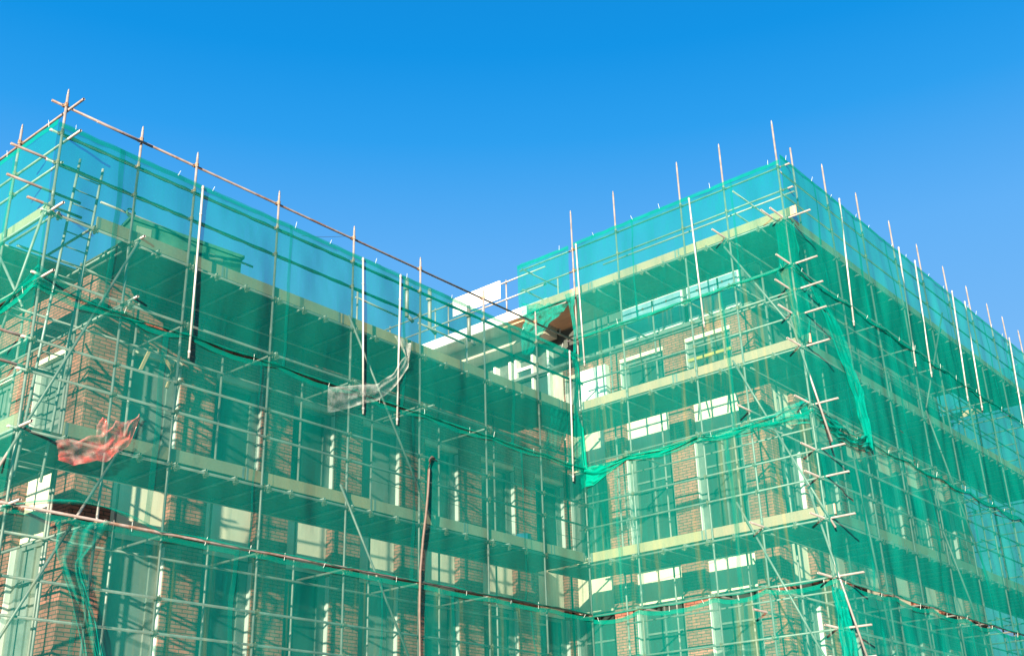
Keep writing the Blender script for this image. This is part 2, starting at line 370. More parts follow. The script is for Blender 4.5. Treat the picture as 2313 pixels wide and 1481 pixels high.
def scaffold(name_label, F, stds, tops, decks, rails, bare, s_lo, s_hi, inner_top, loc, inner_rails=(), deck_span=None, toe_span=None, cz_min=2.5, zlow=GZ, stub=.7, transoms_per_bay=3, rusty_levels=(), inner_stds=None, top_ov=.3, toe='toe', stubs=None):
    T = thing('scaffold', name_label, 'scaffolding', loc)
    ds = F(1, 0, 0)-F(0, 0, 0); dn = F(0, 1, 0)-F(0, 0, 0)
    ncoup = 0
    def part(kind, mat, fn, smooth=True):
        m = MB(); fn(m); return m.build(kind, mat, T, smooth)
    for i, s in enumerate(stds):
        top = tops[i] if isinstance(tops, (list, tuple)) else tops
        jz = [random.uniform(1.5, 3), random.uniform(5, 7), random.uniform(9, 11)]
        def mk(m):
            m.tube(F(s, 0, zlow), F(s, 0, top-.12), joints=[z-zlow for z in jz if z < top-1])
            m.tube(F(s, 0, top-.13), F(s, 0, top-.05), .0195, 8, False); m.tube(F(s, 0, top-.05), F(s, 0, top), .0195, 8, False, .006)
        part('standard', 'tube', mk)
    for s in (inner_stds if inner_stds is not None else stds):
        part('inner_standard', 'tube', lambda m: m.tube(F(s, -1.52, zlow), F(s, -1.52, inner_top), joints=[random.uniform(4, 5)]))
    lv = sorted([z for z in decks]+[z for z in bare])
    for z in lv:
        mat = 'rusty' if z in rusty_levels else 'tube'
        dl = .19 if z in rusty_levels else .052
        part('ledger', mat, lambda m: m.tube(F(s_lo-stub, dl, z), F(s_hi+(.3 if dl < .1 else -.3), dl, z)))
        part('ledger', 'tube', lambda m: m.tube(F(s_lo+.2, -1.47, z), F(s_hi, -1.47, z)))
    for z, mat in rails:
        ov = (stub if mat != 'rusty' else .25) if stubs is None else stubs.get(z, .06)
        part('guard_rail', mat, lambda m: m.tube(F(s_lo-(ov if z < 14 else top_ov), -.052 if z > 8 else .052, z), F(s_hi+.2, -.052 if z > 8 else .052, z)))
    for z in inner_rails:
        part('guard_rail', 'tube', lambda m: m.tube(F(s_lo+.3, -1.45, z), F(s_hi, -1.45, z)))
    # transoms
    for z in lv:
        isd = z in decks
        pts = []
        for a, b in zip(stds, stds[1:]):
            pts.append(a+.12)
            if isd:
                n = 1 if b-a < 1.6 else transoms_per_bay-1
                pts += [a+(b-a)*(k+1)/(n+1)+random.uniform(-.08, .08) for k in range(n)]
        for s in pts:
            zz = z+.052
            part('transom', 'tube', lambda m: m.tube(F(s, .075+random.uniform(-.02, .02), zz), F(s, -1.6, zz)))
            if z > cz_min and ncoup < 60:
                ncoup += 1
                def mc(m):
                    c = F(s, .052, z); m.tube(c-ds*.035, c+ds*.035, .037, 8, False)
                    q = c - Vector((0, 0, .055)); m.tube(q-ds*.06+dn*.02, q+ds*.06+dn*.02, .014, 6, False)
                    m.box(q.x-.02, q.x+.02, q.y-.02, q.y+.02, q.z-.035, q.z+.02)
                part('board_clip', 'coupler', mc, False)
    # right-angle couplers at standards
    cnt = 0
    for z in sorted(lv+[r[0] for r in rails], reverse=True):
        if z < cz_min: continue
        for s in stds:
            if cnt >= 98: break
            cnt += 1
            def mc(m):
                c = F(s, 0, z); e = dn if not any(abs(z-r[0]) < .01 and z > 8 for r in rails) else -dn
                m.tube(c-Vector((0, 0, .04)), c+Vector((0, 0, .04)), .036, 8, False)
                c2 = c+e*.052; m.tube(c2-ds*.04, c2+ds*.04, .036, 8, False)
                m.tube(c2-Vector((0, 0, .075))+ds*.03, c2+Vector((0, 0, .06))+ds*.03, .01, 6, False)
                m.tube(c-ds*.07+e*.03, c+ds*.02+e*.03, .01, 6, False)
            part('coupler', 'coupler', mc, False)
    # decks and toe boards
    for z in decks:
        a, b = (deck_span or {}).get(z, (s_lo+.05, s_hi))
        def mk(m):
            for k in range(7):
                d1 = -.1-.235*k; s = a
                while s < b:
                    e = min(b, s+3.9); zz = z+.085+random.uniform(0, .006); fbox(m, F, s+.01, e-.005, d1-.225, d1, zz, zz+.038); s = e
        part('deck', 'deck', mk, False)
        a, b = (toe_span or {}).get(z, (s_lo+.05, s_hi))
        s = a; k = 0
        while s < b-.05:
            e = min(b, s+3.3+random.uniform(-.6, .5))
            if b-e < .6: e = b
            tilt = random.uniform(-.012, .012); dd = -.045-.008*(k % 2)
            def mk(m):
                c = []
                for zz in (z+.10, z+.325):
                    for (ss, d2) in ((s, dd), (e-.004, dd), (e-.004, dd-.036), (s, dd-.036)):
                        c.append(F(ss, d2, zz+(tilt if ss != s else 0)))
                m.hexa(c)
            tb = part('toe_board', 'toe_new' if (k*7+int(z)) % 5 == 3 else toe, mk, False)
            for q in (s+.02, e-.07):
                m = MB(); fbox(m, F, q, q+.045, dd-.001, dd+.003, z+.10, z+.325)
                m.build('end_band', 'band', tb)
            s = e+.012; k += 1
    return T, part
def brace(part, F, a, b, d=.075, mat='tube', kind='brace'):
    part(kind, mat, lambda m: m.tube(F(a[0], d, a[1]), F(b[0], d, b[1])))
def post(part, F, s, z1, z0, d=.20, lean=0.):          # bright tube clamped outside the netting
    def mk(m):
        m.tube(F(s, d, z0), F(s+lean, d, z1), .022)
        for z in (z0+.12, z1-.62, z1-.05): m.tube(F(s+lean*(z-z0)/(z1-z0), d, z-.025), F(s+lean*(z-z0)/(z1-z0), d, z+.025), .028, 8, False)
    part('outer_post', 'bright', mk)

sA = [8.26, 9.79, 11.02, 13.04, 15.13, 17.2, 19.4, 21.42]
TA, pA = scaffold('left central scaffold face of steel tubes running from the left corner to the inner corner', FA, sA, [12.42]+[12.38]*7,
    decks=[6.03, 9.88], rails=[(12.08, 'rusty'), (11.50, 'tube'), (10.90, 'tube'), (7.55, 'tube'), (7.0, 'tube'), (3.74, 'tube'), (3.17, 'tube')],
    bare=[8.70, 4.79, 2.1], s_lo=8.26, s_hi=23.2, inner_top=10.05, loc=(8.26, 17, GZ), toe_span={9.88: (9.15, 23.1), 6.03: (9.05, 23.1)},
    stub=.2, deck_span={9.88: (9.75, 23.1), 6.03: (8.35, 23.1)}, rusty_levels=(4.79,), inner_stds=[9.79, 11.02, 13.04, 15.13, 17.2, 19.4, 21.42])
for a, b in (((9.94, 9.99), (8.0, 5.3)), ((14.98, 10.15), (17.62, 6.0)), ((14.9, 6.45), (17.1, 2.9)), ((10.0, 6.05), (7.9, 1.8))): brace(pA, FA, a, b)
for s, ln in ((11.1, -.03), (15.35, -.12), (16.32, .05), (22.43, .12)): post(pA, FA, s, 11.56, 8.0, lean=ln)
for s, z, l in ((9.9, 9.98, .3), (9.9, 8.79, .3), (17.55, 8.79, .1)):
    pA('transom', 'tube', lambda m: m.tube(FA(s, l, z), FA(s, -1.5, z)))
pA('guard_rail', 'rusty', lambda m: m.tube(FA(8.85, .052, 12.0), FA(10.0, .052, 12.0)))       # doubled rail tube near the corner
pA('guard_rail', 'tube', lambda m: m.tube(FA(11.8, -1.5, 11.33), FA(13.6, -1.5, 11.33)))
pA('guard_rail', 'tube', lambda m: m.tube(FA(9.95, -1.5, 11.4), FA(12.2, -1.5, 11.4)))
# three bracket frames standing on the top deck, hollow mouths up
for k, (s, z1, z0, a) in enumerate(((18.1, 12.6, 11.62, 16.5), (18.9, 12.58, 11.55, 18.5), (20.35, 12.6, 11.68, 18.5))):
    def mk(m):
        m.tube(FA(s, -1.35, z0-.05), FA(s, -1.35, z1), .05, 12)
        m.tube(FA(s, -1.35, z0), FA(s+.22, -1.35, z0-.12), .045)
        m.tube(FA(s-.12, -1.35, z1-.32), FA(s+.05, -1.2, z1-.28), .03)
    pA('bracket', 'tube', mk)
pA('deck', 'deck', lambda m: fbox(m, FA, 12.95, 23.0, -2.22, -1.76, 9.965, 10.003), False)
for a, b in ((16.4, 17.75), (18.45, 20.1)): pA('guard_rail', 'tube', lambda m: m.tube(FA(a, -1.3, 11.5), FA(b, -1.3, 11.45)))
for s in (16.45, 18.5, 20.2): pA('inner_standard', 'tube', lambda m: m.tube(FA(s, -1.3, 9.9), FA(s, -1.3, 11.7)))

sB = [10.63, 12.16, 13.45, 15.52, 17.0]
TB, pB = scaffold('central right scaffold face of steel tubes between inner corner and right outer corner', FB, sB, [16.2, 16.18, 16.18, 16.12, 16.08],
    decks=[6.03, 10.03, 13.36], rails=[(14.85, 'tube'), (14.2, 'tube'), (11.52, 'tube'), (10.88, 'tube'), (7.57, 'tube'), (6.95, 'tube'), (3.72, 'tube'), (3.1, 'tube')],
    bare=[12.13, 8.62, 4.79, 2.1], s_lo=10.63, s_hi=17.0, inner_top=13.3, loc=(23.19, 10.65, GZ),
    deck_span={13.36: (10.75, 18.8), 10.03: (10.75, 18.5), 6.03: (10.75, 18.4)}, toe_span={13.36: (10.33, 18.75), 10.03: (10.42, 17.0), 6.03: (10.41, 17.0)},
    inner_stds=[12.16, 13.45, 15.52, 17.0], inner_rails=(14.9, 14.25), toe='toe_b')
for a, b in (((12.29, 13.21), (10.54, 10.17)), ((12.4, 10.2), (11.55, 8.3)), ((11.55, 8.3), (10.4, 5.8)), ((12.7, 6.8), (10.9, 2.9)), ((10.84, 11.04), (10.21, 7.67)), ((10.94, 6.94), (10.1, 3.0))): brace(pB, FB, a, b)
for s in (16.66, 13.0): post(pB, FB, s, 14.85, 11.2, lean=.07)
for z in (14.85, 14.2, 13.36): pB('guard_rail', 'tube', lambda m: m.tube(FB(16.9, -.052, z), FB(18.95, -.052, z)))
for z in (14.8, 14.15): pB('guard_rail', 'tube', lambda m: m.tube(FB(18.75, .1, z), FB(18.75, -1.6, z)))
pB('inner_standard', 'tube', lambda m: m.tube(FB(18.7, -1.5, 13.3), FB(18.7, -1.5, 15.1)))
MT['ply'] = simple('brown_plywood', (.24, .13, .07), (.34, .19, .10), 2, .7, 0, (8, 1, 8))
pB('deck', 'ply', lambda m: fbox(m, FB, 17.02, 18.72, -1.6, -.15, 13.424, 13.440), False)
pB('ledger', 'rusty', lambda m: m.tube(FB(13.9, .09, 12.05), FB(16.95, .09, 12.0)))
for s, z in ((12.05, 6.1), (12.2, 4.25), (12.05, 8.82), (12.2, 13.4), (10.85, 13.42)):          # transom ends that stick out through the net
    pB('transom', 'rusty' if z < 5 else 'tube', lambda m: m.tube(FB(s, .75, z), FB(s, -1.5, z)))

sC = [23.19, 25.97, 28.03, 30.24, 32.26, 34.34, 36.33, 38.24, 39.75, 41.4]
TC, pC = scaffold('right hand scaffold face of steel tubes receding from the right outer corner', FC, sC[1:], 16.2,
    decks=[6.03, 10.03, 13.36], rails=[(14.85, 'tube'), (14.2, 'tube'), (11.52, 'tube'), (10.88, 'tube'), (7.57, 'tube'), (6.95, 'tube'), (3.72, 'tube'), (3.1, 'tube')],
    bare=[12.13, 8.66, 4.77, 2.1], s_lo=23.25, s_hi=41.4, inner_top=14.3, loc=(25.97, 10.65, GZ),
    deck_span={z: (24.85, 41.4) for z in (6.03, 10.03, 13.36)}, toe_span={z: (23.3, 41.4) for z in (6.03, 10.03, 13.36)}, stub=.85, top_ov=0,
    inner_rails=(14.9, 14.25), inner_stds=[24.75]+sC[1:])
pC('inner_standard', 'tube', lambda m: m.tube(FC(24.8, -.3, 4), FC(24.8, -.3, 16.28)))
for s, ln in ((25.6, .7), (29.43, .68), (30.54, .73), (33.28, .87), (34.46, .76), (38.44, .89)): post(pC, FC, s+.35, 15.2, 11.4, lean=ln-.35)
for a, b in (((33.22, 14.17), (30.37, 10.39)), ((30.3, 10.3), (32.9, 5.9)), ((29.99, 6.9), (32.2, 3.5)), ((24.9, 8.6), (25.6, 3.5))): brace(pC, FC, a, b)

sD = [18.60, 20.6, 22.6, 24.6, 26.6]
TD, pD = scaffold('leftmost scaffold face of steel tubes receding to the left from the left corner', FD, sD, 12.4,
    decks=[6.03, 9.88], rails=[(12.0, 'rusty'), (11.33, 'tube'), (10.90, 'tube'), (7.55, 'tube'), (7.0, 'tube'), (3.74, 'tube'), (3.17, 'tube')],
    bare=[8.62, 4.79, 2.1], s_lo=17.0, s_hi=26.6, inner_top=10.05, loc=(8.26, 18.6, GZ), deck_span={9.88: (18.8, 26.6), 6.03: (18.8, 26.6)}, stub=.52,
    inner_stds=sD, stubs={12.0: .5, 11.33: .55}, top_ov=.3)
for a, b in (((17.05, 9.95), (18.1, 7.6)), ((18.5, 9.6), (17.3, 8.2)), ((17.2, 5.6), (19.0, 2.6)), ((17.0, 4.6), (17.9, 2.2))): brace(pD, FD, a, b, d=.08)
for z, x in ((10.92, 7.43), (10.33, 7.45), (10.0, 7.8), (7.6, 7.3), (7.1, 7.2)):
    pD('transom', 'rusty', lambda m: m.tube((x, 17.06 if z != 10.0 else 16.95, z), (8.8, 17.06 if z != 10.0 else 16.95, z)))

sE = [12.7, 14.8, 16.9, 19.0, 21.1, 23.2]
TE, pE = scaffold('far end scaffold face of steel tubes seen through the netting beyond the right building end', FE, sE, 15.6,
    decks=[6.03, 10.03, 13.36], rails=[(14.85, 'tube'), (11.52, 'tube'), (10.88, 'tube'), (7.57, 'tube'), (6.95, 'tube')],
    bare=[12.13, 8.62, 4.77], s_lo=12.2, s_hi=23.2, inner_top=14.2, loc=(41.4, 12.7, GZ), deck_span={6.03: (22, 23.2), 10.03: (22, 23.2), 13.36: (17, 23.2)},
    toe_span={6.03: (22, 23.2), 10.03: (20, 23.2), 13.36: (12.3, 23.2)})

# roof edge guard rail beyond the inner corner
rg = thing('roof_guard_rail', 'tube guard rail on the white roof edge against the sky', 'guard rail', (24.3, 20, 14.1))
for y in (20.37, 22.77, 23.34, 25.4): m = MB(); m.tube((24.3, y, 14.13), (24.3, y, 15.42)); m.build('post', 'tube', rg, True)
for z in (15.32, 14.75): m = MB(); m.tube((24.25, 18.8, z), (24.25, 27, z)); m.build('rail', 'tube', rg, True)
wb = MB(); wb.box(24.19, 24.215, 20.53, 22.48, 14.82, 15.42); tag(wb.build('white_board', 'white'), 'plain white board fixed to the roof guard rail', 'board')

# ------------------------------------------------------------------ netting
def sag(s, stds, amp, seed):
    for i, (a, b) in enumerate(zip(stds, stds[1:])):
        if a <= s <= b:
            t = (s-a)/(b-a); h = (math.sin(i*12.9+seed*3.7)*.5+.5); return 4*t*(1-t)*amp*(.25+.95*h)
    return 0
def netsheet(name, label, F, s0, s1, z0, z1, stds, seed, mat='net', bot=.10, top=.0, d=.16, hem=True, wr=1., bul=.07, group='green debris netting sheets'):
    root = thing(name, label, 'netting', tuple(F(s0, d, z0)), group)
    zt = lambda s: z1 - sag(s, stds, top, seed)
    zb = lambda s: z0 - (bot(s) if callable(bot) else sag(s, stds, bot, seed+5))
    def off(s, z, v):
        a = [abs(s-q) for q in stds]; near = min(a) if a else 1
        free = min(1, near/.5)*(math.sin(math.pi*min(1, max(0, v)))**.5 if 0 < v < 1 else 0)
        n1 = noise.noise(Vector((s*.55+seed*9, z*.35, seed))); n2 = noise.noise(Vector((s*2.2, z*.7+seed, 3.3)))
        n3 = noise.noise(Vector((s*6+z*1.5, z*1.1, seed+8.1)))
        return d + (bul*free*(.6+n1*1.6) + .05*n2*wr + .02*n3*wr)
    nu = max(8, int((s1-s0)/.11)); nv = max(6, int((z1-z0)/.13))
    m = MB()
    def fn(u, v):
        s = s0+(s1-s0)*u; a, b = zb(s), zt(s); z = a+(b-a)*v; return F(s, off(s, z, v), z)
    m.grid(fn, nu, nv); m.build('sheet', mat, root, True)
    if hem:      # gathered bottom hem, and a rolled top edge
        h = MB()
        def fh(u, v):
            s = s0+(s1-s0)*u; k = sag(s, stds, .05, seed+2); z = zb(s)-.02 + (.02+k)*(v-.35)
            return F(s, d+.035+.03*math.sin(v*math.pi)+.02*noise.noise(Vector((s*5, v*3, seed))), z + .02*noise.noise(Vector((s*3, v, seed))))
        h.grid(fh, nu, 4); h.build('hem', 'net_hem', root, True)
        h = MB()
        def ft(u, v):
            s = s0+(s1-s0)*u; z = zt(s)-.10*(1-v)+.02*noise.noise(Vector((s*3, 7, seed)))
            return F(s, d+.02+.015*math.sin(v*9), z)
        h.grid(ft, nu, 3); h.build('top_edge', 'net_hem', root, True)
    # sheets overlap in narrow doubled strips
    rs = random.Random(seed); q = s0+rs.uniform(1.0, 2.5)
    while q < s1-.6 and hem:
        w = rs.uniform(.05, .12); h = MB()
        def fo(u, v):
            s = q+w*u+.05*noise.noise(Vector((v*4, q, 0))); a, b = zb(s), zt(s); z = a+(b-a)*v; return F(s, off(s, z, v)+.012, z)
        h.grid(fo, 3, nv); h.build('overlap', mat, root, True); q += rs.uniform(2.0, 4.5)
    # ties
    tm = MB(); s = s0+.3
    while s < s1:
        z = zt(s); p = F(s, d+.03, z-.03); q = F(s+random.uniform(-.03, .03), d+.06, z+random.uniform(.03, .12)); tm.tube(p, q, .003, 4, False); s += random.uniform(.7, 2.2)
    t = tm.build('cable_ties', 'tie', root)
    t['kind'] = 'stuff'
    return root
stA = [8.10, 9.79, 11.02, 13.04, 15.13, 17.2, 19.4, 21.42, 23.08]
nA = netsheet('debris_net', 'top green net on the left central scaffold with sky behind its upper edge', FA, 8.10, 23.03, 8.46, 11.58, stA, 1, bot=.06)
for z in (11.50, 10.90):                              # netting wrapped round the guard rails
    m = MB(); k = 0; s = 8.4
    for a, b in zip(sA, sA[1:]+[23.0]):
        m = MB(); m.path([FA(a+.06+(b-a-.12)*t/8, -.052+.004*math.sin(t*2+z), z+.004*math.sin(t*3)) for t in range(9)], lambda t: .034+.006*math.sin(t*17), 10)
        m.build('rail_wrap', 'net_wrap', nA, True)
netsheet('debris_net', 'middle green net on the left central scaffold behind the red plastic sheet', FA, 8.10, 23.03, 4.80, 8.50, stA, 2, bot=lambda s: -(.24*math.sin(math.pi*(s-8.3)/2.6) if s < 10.9 else .03*abs(math.sin(s*1.5))), top=.12)
netsheet('debris_net', 'lowest green net on the left central scaffold below the bare brown rail', FA, 8.10, 23.03, 1.0, 4.76, stA, 3, mat='net_dirty', bot=.1, top=.04)
stB = [10.49]+sB[1:]
netsheet('debris_net', 'top green net on the central right scaffold below the row of pale pole tips', FB, 10.49, 16.84, 12.08, 14.92, stB, 4, bot=.05, wr=1.6)
netsheet('debris_net', 'upper middle green net on the central right scaffold across the orange tinted toe board', FB, 10.49, 16.84, 8.45, 12.10, stB, 5, mat='net_dirty', bot=.22)
netsheet('debris_net', 'lower middle green net on the central right scaffold across the lowest toe board', FB, 10.49, 16.84, 4.78, 8.50, stB, 6, mat='net_dirty', bot=.06, top=.1)
netsheet('debris_net', 'lowest green net on the central right scaffold at the picture bottom', FB, 10.49, 16.84, 1.0, 4.74, stB, 7, mat='net_dirty', top=.1)
netsheet('debris_net', 'small ragged green net wrapping the left end of the top central right deck', FB, 17.02, 18.85, 13.25, 14.9, [17.0, 18.9], 8, bot=-.2, hem=True, wr=2)
stC = [23.03]+sC[1:]
netsheet('debris_net', 'top green net on the right hand scaffold with hanging bright tubes in front', FC, 23.03, 41.35, 11.98, 15.06, stC, 9, mat='net_clean', bot=.12)
netsheet('debris_net', 'upper middle green net on the right hand scaffold behind the gathered cloth', FC, 23.03, 41.35, 8.35, 12.0, stC, 10, mat='net_clean', bot=.16, top=.1)
netsheet('debris_net', 'lower middle green net on the right hand scaffold over the row of cream windows', FC, 23.03, 41.35, 4.75, 8.4, stC, 11, mat='net_clean', bot=.06, top=.2)
netsheet('debris_net', 'lowest green net on the right hand scaffold at the picture bottom corner', FC, 23.03, 41.35, 1.0, 4.7, stC, 12, mat='net_clean', top=.1)
stD = [16.84]+sD
netsheet('debris_net', 'top bright green net on the leftmost scaffold with sky behind', FD, 16.84, 26.6, 8.5, 11.62, stD, 13, mat='net_thin', bot=.12)
netsheet('debris_net', 'middle bright green net on the leftmost scaffold', FD, 16.84, 26.6, 4.85, 8.5, stD, 14, mat='net_thin', bot=-.15, top=.15)
netsheet('debris_net', 'lowest bright green net on the leftmost scaffold at the bottom left picture corner', FD, 16.84, 26.6, 1.0, 4.7, stD, 15, mat='net_thin', top=.15)
netsheet('debris_net', 'far green net around the distant end scaffold against blue sky', FE, 10.7, 23.2, 1.0, 15.0, [10.65]+sE, 16, hem=False, bul=.02, wr=.6)

# loose cloth: strips given by two edges of points
def cloth(name, label, A_, B_, mat='net_fold', nu=60, nv=28, amp=.05, seed=0, fold=5, cat='netting', group=None):
    A_ = [Vector(p) for p in A_]; B_ = [Vector(p) for p in B_]
    def at(P, t):
        x = t*(len(P)-1); i = min(int(x), len(P)-2); f = x-i; f = f*f*(3-2*f)*.5+f*.5
        return P[i].lerp(P[i+1], f)
    m = MB()
    def fn(u, v):
        p = at(A_, u).lerp(at(B_, u), v); e = (at(B_, u)-at(A_, u))
        n = Vector((-.7, -.7, 0)); w = amp*math.sin(v*fold*math.pi+noise.noise(Vector((u*4, seed, 0)))*4) + amp*.5*math.sin(v*fold*2.7*math.pi+noise.noise(Vector((u*5, seed, 9)))*6)
        return p + e*(.10*noise.noise(Vector((u*7, seed, v*2)))) + n*(w+amp*noise.noise(Vector((u*6, v*4, seed)))*1.4) + Vector((0, 0, amp*.5*noise.noise(Vector((u*9, v*9, seed+4)))))
    m.grid(fn, nu, nv); o = m.build(name, mat, None, True); return tag(o, label, cat, group)
cloth('torn_net', 'torn green net flapping at the left end of the top deck beside the hole', [(23.05, 18.79, 13.7), (23.05, 18.70, 13.2), (23.0, 18.80, 12.7), (23.0, 18.78, 12.15)],
      [(23.05, 17.12, 13.15), (23.05, 17.45, 12.95), (23.0, 18.0, 12.6), (23.0, 18.45, 12.05)], amp=.06, fold=7, seed=1)
cloth('torn_net', 'narrow green strip of net hanging right of the torn hole', [(23.08, 17.25, 13.5), (23.08, 17.12, 13.0), (23.08, 17.02, 12.3), (23.08, 17.08, 11.7)],
      [(23.08, 16.9, 13.5), (23.08, 16.98, 13.0), (23.08, 16.93, 12.3), (23.08, 16.98, 11.7)], amp=.03, fold=3, seed=2)
cloth('gathered_net', 'twisted green net hanging like a rope down the inner corner', [(23.0, 17.12, 11.65), (23.0, 17.0, 11.2), (23.0, 16.98, 10.8), (22.98, 17.12, 10.2), (22.9, 17.15, 9.5), (22.9, 17.3, 8.5)],
      [(23.0, 16.88, 11.5), (23.0, 16.86, 11.2), (23.0, 16.84, 10.8), (22.98, 17.0, 10.2), (22.95, 16.8, 9.5), (23.0, 16.72, 8.3)], amp=.06, fold=6, seed=3, nu=60, mat='net_thick')
cloth('gathered_net', 'bright green swag of net sagging from the inner corner to the next pole', [(23.0, 17.0, 8.55), (23.0, 16.6, 8.45), (23.0, 16.1, 8.42), (23.0, 15.55, 8.5), (23.0, 14.6, 8.48), (23.0, 13.5, 8.55)],
      [(23.0, 16.98, 7.95), (23.0, 16.6, 7.98), (23.0, 16.1, 8.18), (23.0, 15.55, 8.40), (23.0, 14.6, 8.28), (23.0, 13.5, 8.47)], amp=.04, fold=3, seed=4, nu=70, mat='net_thick')
cloth('gathered_net', 'bright green net bundle tied along the seam near the right outer corner', [(23.02, 13.4, 8.55), (23.02, 12.3, 8.50), (23.0, 11.4, 8.62), (22.98, 10.6, 8.75)],
      [(23.02, 13.4, 8.42), (23.02, 12.3, 8.25), (23.0, 11.4, 8.3), (22.98, 10.6, 8.15)], amp=.05, fold=4, seed=5, nu=60)
cloth('gathered_net', 'crumpled green net swinging from the right outer corner to the first right hand pole', [(23.2, 10.45, 8.5), (23.9, 10.4, 8.35), (24.8, 10.4, 8.15), (25.6, 10.4, 8.5)],
      [(23.2, 10.45, 8.15), (23.9, 10.38, 7.95), (24.8, 10.38, 7.95), (25.7, 10.4, 8.05)], amp=.07, fold=4, seed=6, nu=50)
cloth('gathered_net', 'long gathered green net falling down the first right hand pole', [(23.7, 10.45, 11.7), (24.2, 10.42, 11.0), (24.75, 10.42, 10.0), (25.2, 10.42, 9.3), (25.3, 10.42, 8.8), (25.55, 10.42, 8.2)],
      [(24.4, 10.45, 11.5), (25.0, 10.42, 11.1), (25.5, 10.42, 10.2), (25.75, 10.42, 9.5), (25.85, 10.42, 8.9), (25.8, 10.42, 8.1)], amp=.06, fold=7, seed=7, nu=70)
cloth('gathered_net', 'green net pulled tight round the right outer corner beneath the top deck', [(22.95, 10.75, 13.3), (22.98, 10.8, 12.5), (22.98, 10.9, 11.9), (23.0, 10.7, 10.9), (23.0, 10.6, 10.2)],
      [(23.3, 10.45, 13.3), (23.3, 10.45, 12.5), (23.35, 10.45, 11.9), (23.5, 10.45, 10.9), (23.25, 10.45, 10.1)], mat='net', amp=.06, fold=6, seed=8, nu=50)
cloth('gathered_net', 'bright turquoise net hanging down the right outer corner at the picture bottom', [(22.95, 10.6, 4.55), (22.9, 10.55, 3.9), (22.85, 10.55, 3.0), (22.8, 10.55, 2.2)],
      [(23.15, 10.45, 4.5), (23.25, 10.42, 3.9), (23.45, 10.42, 3.0), (23.6, 10.42, 2.2)], amp=.06, fold=7, seed=9)
cloth('gathered_net', 'green net gathered round the left outer corner pole at the upper seam', [(8.1, 17.9, 8.35), (8.1, 17.3, 8.6), (8.15, 16.88, 8.85), (8.7, 16.85, 8.62), (9.3, 16.85, 8.5), (10.2, 16.86, 8.45)],
      [(8.1, 17.9, 8.25), (8.1, 17.3, 8.45), (8.15, 16.88, 8.45), (8.7, 16.85, 8.38), (9.3, 16.85, 8.3), (10.2, 16.86, 8.35)], amp=.05, fold=4, seed=10)
cloth('gathered_net', 'bright turquoise net hanging at the bottom left below the leftmost rail', [(8.1, 17.4, 4.6), (8.1, 17.25, 4.1), (8.1, 17.1, 3.6), (8.1, 17.2, 3.0)],
      [(8.12, 16.9, 4.75), (8.12, 16.95, 4.2), (8.12, 16.75, 3.7), (8.12, 16.9, 3.1)], amp=.05, fold=5, seed=11)
cloth('gathered_net', 'green folds of net hanging in front of the brick corner below the bare rail', [(8.95, 16.8, 4.65), (9.1, 16.8, 4.1), (9.45, 16.8, 3.4), (9.75, 16.8, 2.6), (9.9, 16.8, 1.9)],
      [(9.95, 16.8, 4.8), (9.6, 16.8, 4.15), (9.75, 16.8, 3.4), (10.0, 16.8, 2.6), (10.15, 16.8, 1.9)], mat='net', amp=.06, fold=2.6, seed=12)
cloth('gathered_net', 'twisted green ribbon of net trailing beside the brick corner at the bottom left', [(9.38, 16.74, 4.0), (9.55, 16.74, 3.6), (9.74, 16.74, 3.2), (9.95, 16.74, 2.6)],
      [(9.46, 16.74, 4.0), (9.63, 16.74, 3.6), (9.84, 16.74, 3.2), (10.06, 16.74, 2.6)], amp=.02, fold=3, seed=13)
cloth('gathered_net', 'dark green net folds hanging inside the inner corner', [(22.1, 17.15, 10.0), (22.0, 17.15, 9.4), (21.8, 17.15, 8.9), (21.5, 17.15, 8.5)],
      [(22.9, 17.15, 10.0), (22.7, 17.15, 9.4), (22.4, 17.15, 8.9), (22.0, 17.15, 8.5)], mat='net', amp=.06, fold=8, seed=14)
# plastic
cloth('red_plastic_sheet', 'crumpled red and clear plastic sheet caught on the left scaffold pole', [(8.78, 16.72, 5.9), (9.1, 16.7, 6.0), (9.5, 16.68, 6.15), (9.75, 16.68, 6.42), (9.95, 16.7, 6.5), (10.2, 16.72, 6.68)],
      [(8.85, 16.72, 5.58), (9.1, 16.7, 5.55), (9.5, 16.68, 5.68), (9.8, 16.68, 5.85), (10.05, 16.7, 6.1), (10.2, 16.72, 6.6)], 'redplastic', amp=.045, fold=2.3, seed=20, cat='plastic sheet', nu=60, nv=16)
cloth('red_plastic_sheet', 'small red flap of plastic standing up from the crumpled red sheet', [(9.42, 16.68, 6.1), (9.40, 16.66, 6.3), (9.48, 16.66, 6.45)],
      [(9.62, 16.68, 6.15), (9.60, 16.66, 6.35), (9.56, 16.66, 6.42)], 'redplastic', amp=.02, fold=3, seed=21, cat='plastic sheet', nu=16, nv=8)
cloth('clear_plastic_sheet', 'crumpled clear plastic sheet draped across the left central scaffold', [(16.1, 16.7, 9.95), (16.45, 16.7, 9.6), (16.1, 16.7, 9.1), (15.7, 16.7, 8.75), (15.1, 16.7, 8.55), (14.3, 16.7, 8.3)],
      [(16.62, 16.7, 9.95), (16.55, 16.7, 9.35), (16.2, 16.7, 8.85), (15.7, 16.7, 8.4), (15.1, 16.7, 8.1), (14.3, 16.7, 7.75)], 'plastic', amp=.05, fold=1.7, seed=22, cat='plastic sheet', nu=60, nv=12)
cloth('clear_plastic_sheet', 'clear plastic sheet hanging over the window right of the inner corner', [(25.1, 16.95, 8.6), (25.1, 16.9, 8.1), (25.1, 16.75, 7.4), (25.1, 16.7, 6.5)],
      [(25.1, 17.15, 8.6), (25.1, 17.15, 8.1), (25.1, 17.1, 7.4), (25.1, 17.05, 6.5)], 'plastic', amp=.05, fold=6, seed=23, cat='plastic sheet')

